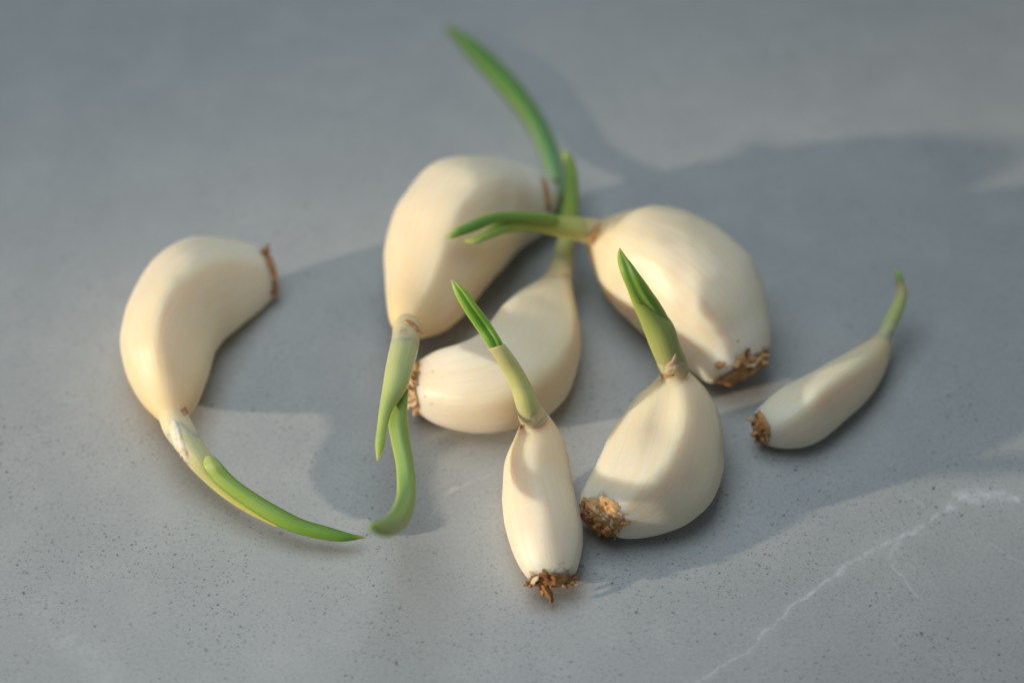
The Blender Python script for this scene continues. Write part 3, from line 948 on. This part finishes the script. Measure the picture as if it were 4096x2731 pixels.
# ---- front right clove
c6 = clove('fat wedge shaped garlic clove with a big brown root scar facing the viewer', (2650, 1950))
SEC6 = S([
    (2638, 1492, 2756, 1470), (2628, 1455, 2748, 1440), (2601, 1390, 2720, 1373), (2569, 1308, 2690, 1290), (2545, 1250, 2640, 1240), (2526, 1205, 2590, 1205), (2514, 1172, 2546, 1176), (2508, 1155, 2516, 1157)],
    [13.8, 15.6, 19.2, 23.0, 25.8, 27.8, 29.2, 30], [1, .95, .9, .8, .7])
NECK6 = (SEC6, 0.20, 1.02)
b6, sp = loft('clove_flesh', S([
    (2640, 1500, 2750, 1480), (2595, 1545, 2795, 1522), (2543, 1588, 2840, 1580), (2495, 1655, 2878, 1660), (2455, 1710, 2898, 1750), (2420, 1760, 2900, 1840), (2395, 1815, 2885, 1930),
    (2372, 1870, 2840, 2015), (2350, 1918, 2755, 2093), (2330, 1955, 2640, 2137), (2318, 1985, 2530, 2155), (2316, 2040, 2464, 2148)],
    [9.5, 6.8, 4.2, 2.2, 0.8, 0.1, 0, 0, 0, 0, 0.2, 0.4], [0.92, 0.85, 0.8, 0.76, 0.76, 0.8]),
    flesh_material(1, (0.58, 0.54, 0.26), 22.2), c6, neck=NECK6, ridge=[(0, 0.1, 0.1), (0.25, 0.22, 0.5), (0.42, 0.22, 0.75), (0.58, 0.05, 0.72), (0.75, -0.25, 0.6), (1, -0.4, 0.2)], extra=dent(0.36, -0.16, 0.17, 0.24, 0.2), rough=0.03, seed=16, dome1=0.06, remesh=0.00042)
root_end(c6, sp, True, 6, 61, length=(0.5, 1.2), flakes=1)
t6 = surface(b6, c6)
k6 = scar('root_scar', c6, t6, [(2318, 1975), (2345, 1990), (2380, 1985), (2412, 1962), (2446, 1990), (2482, 2020), (2508, 2075), (2506, 2120), (2465, 2146), (2420, 2140), (2384, 2106), (2345, 2082), (2318, 2050)], ROOT, 0.32, 6, nr=14, ns=64)
for i, a_ in enumerate([(2392, 2046, 60, 28, 3.0, .62), (2432, 2072, 50, 14, 2.2, .5), (2340, 2010, -14, 10, .9, .5), (2366, 2066, 6, 26, 1.2, .6), (2416, 2112, 12, 22, 1.3, .7), (2452, 2118, 20, 10, 1.2, .65), (2482, 2092, 22, -6, 1.3, .55), (2440, 2100, -14, 20, 1.0, .7), (2396, 2090, -12, 16, 1.1, .6), (2338, 2078, -24, 10, 1.4, .45), (2460, 2040, 24, 14, 1.6, .45), (2356, 2040, 20, 16, 1.2, .55), (2425, 2020, 20, 22, 1.4, .4)]):
    stub(k6, t6, *a_, seed=610 + i, mat=ROOT_PALE if i in (0, 1, 10) else ROOT, out=0.15 if i in (0, 1, 10, 12) else 0.5)
scar('dry_spot', c6, t6, [(2634, 1508), (2642, 1494), (2672, 1500), (2706, 1492), (2700, 1504), (2668, 1514)], ROOT, 0.15, 65, rise=0.04, nr=5, ns=24)
SH6 = plant_material('shoot_sheath_pointed', [(0, (0.62, 0.54, 0.30)), (0.2, (0.46, 0.48, 0.18)), (0.5, (0.40, 0.46, 0.13)), (0.85, (0.36, 0.46, 0.08)), (1, (0.62, 0.62, 0.16))], edge=0.4)
s6, _ = loft('shoot_sheath', SEC6, SH6, c6, n=48, seg=32, mode='h', rough=0.02, seed=17)
ts6 = surface(s6, c6)
scar('skin_flake', c6, ts6, [(2650, 1470), (2682, 1438), (2706, 1400), (2712, 1440), (2745, 1452), (2738, 1478), (2690, 1488), (2648, 1504)], SKIN, 0.18, 66, rise=0.12)
LF6 = plant_material('shoot_leaf_pointed', [(0, (0.30, 0.42, 0.10)), (0.4, (0.20, 0.36, 0.05)), (0.8, (0.20, 0.37, 0.05)), (1, (0.46, 0.52, 0.10))], streak=0.3, streak_col=(0.36, 0.50, 0.10), vein=10, edge=0.8)
loft('shoot_leaf', S([
    (2618, 1370, 2706, 1355), (2585, 1290, 2676, 1275), (2548, 1225, 2640, 1212), (2512, 1160, 2606, 1165), (2484, 1098, 2572, 1115), (2470, 1046, 2532, 1062), (2470, 1015, 2502, 1024), (2477, 993, 2483, 995)],
    [20.5, 24.0, 27, 29.8, 32, 33.4, 34, 34.3], [.55, .7, .75, .7, .6]), LF6, c6, n=56, seg=40, mode='h', rough=0.01, seed=18, groove=(-0.1, 0.3, 0.3))

# ---- small clove far right
c7 = clove('small slender garlic clove lying apart at far right, thin shoot with a tiny green tip', (3300, 1620))
SEC7 = S([
    (3496, 1350, 3566, 1366), (3513, 1322, 3576, 1335), (3545, 1255, 3602, 1275), (3570, 1205, 3624, 1210), (3584, 1165, 3628, 1160), (3582, 1135, 3608, 1128)],
    [5.5, 6, 7, 8, 8.8, 9.5], [1, 1, .9, .8])
NECK7 = (SEC7, 0.25, 1.02)
b7, sp = loft('clove_flesh', S([
    (3502, 1342, 3566, 1358), (3455, 1372, 3561, 1410), (3400, 1402, 3548, 1470), (3335, 1437, 3515, 1540), (3268, 1472, 3465, 1605), (3200, 1509, 3405, 1665), (3140, 1541, 3340, 1722),
    (3090, 1577, 3265, 1770), (3050, 1615, 3180, 1793), (3020, 1645, 3100, 1790), (3012, 1670, 3050, 1778)],
    [4, 2.5, 1.2, 0.4, 0, 0, 0, 0, 0, 0.3, 0.8], [0.95, 0.95, 1, 1, 1, 0.9]),
    flesh_material(1, (0.66, 0.64, 0.34), 25.9), c7, neck=NECK7, ridge=[(0, 0, 0.1), (0.25, -0.1, 0.72), (0.6, -0.25, 0.85), (1, -0.1, 0.15)], rough=0.03, seed=19, dome1=0.06, remesh=0.00042)
root_end(c7, sp, True, 4, 71, length=(0.5, 1.0), flakes=1)
t7 = surface(b7, c7)
k7 = scar('root_scar', c7, t7, [(3014, 1648), (3040, 1634), (3064, 1662), (3084, 1702), (3084, 1742), (3068, 1776), (3040, 1786), (3026, 1745), (3018, 1695)], ROOT, 0.55, 7)
for i, a_ in enumerate([(3020, 1675, -26, 6, 1.3, .5), (3034, 1668, 28, 8, 1.4, .5), (3040, 1768, -6, 16, 1.0, .55), (3052, 1700, 10, 24, 1.5, .6), (3034, 1720, -16, 16, 1.1, .5), (3064, 1740, 10, 16, 1.0, .5)]):
    stub(k7, t7, *a_, seed=710 + i, mat=ROOT)
SH7 = plant_material('shoot_sheath_thin', [(0, (0.78, 0.70, 0.46)), (0.3, (0.56, 0.60, 0.26)), (0.6, (0.60, 0.60, 0.24)), (0.85, (0.62, 0.52, 0.24)), (1, (0.50, 0.32, 0.16))])
loft('shoot_sheath', SEC7, SH7, c7, n=36, seg=28, mode='h', rough=0.02, seed=20)
LF7 = plant_material('shoot_leaf_tiny', [(0, (0.30, 0.44, 0.10)), (1, (0.36, 0.52, 0.14))], streak=0.2)
loft('shoot_leaf', S([
    (3590, 1170, 3618, 1165), (3588, 1130, 3614, 1128), (3580, 1098, 3608, 1098), (3575, 1080, 3590, 1076)],
    [8.8, 9.6, 10.4, 10.8], [.7, .6]), LF7, c7, n=20, seg=20, mode='h', rough=0.01, seed=21)
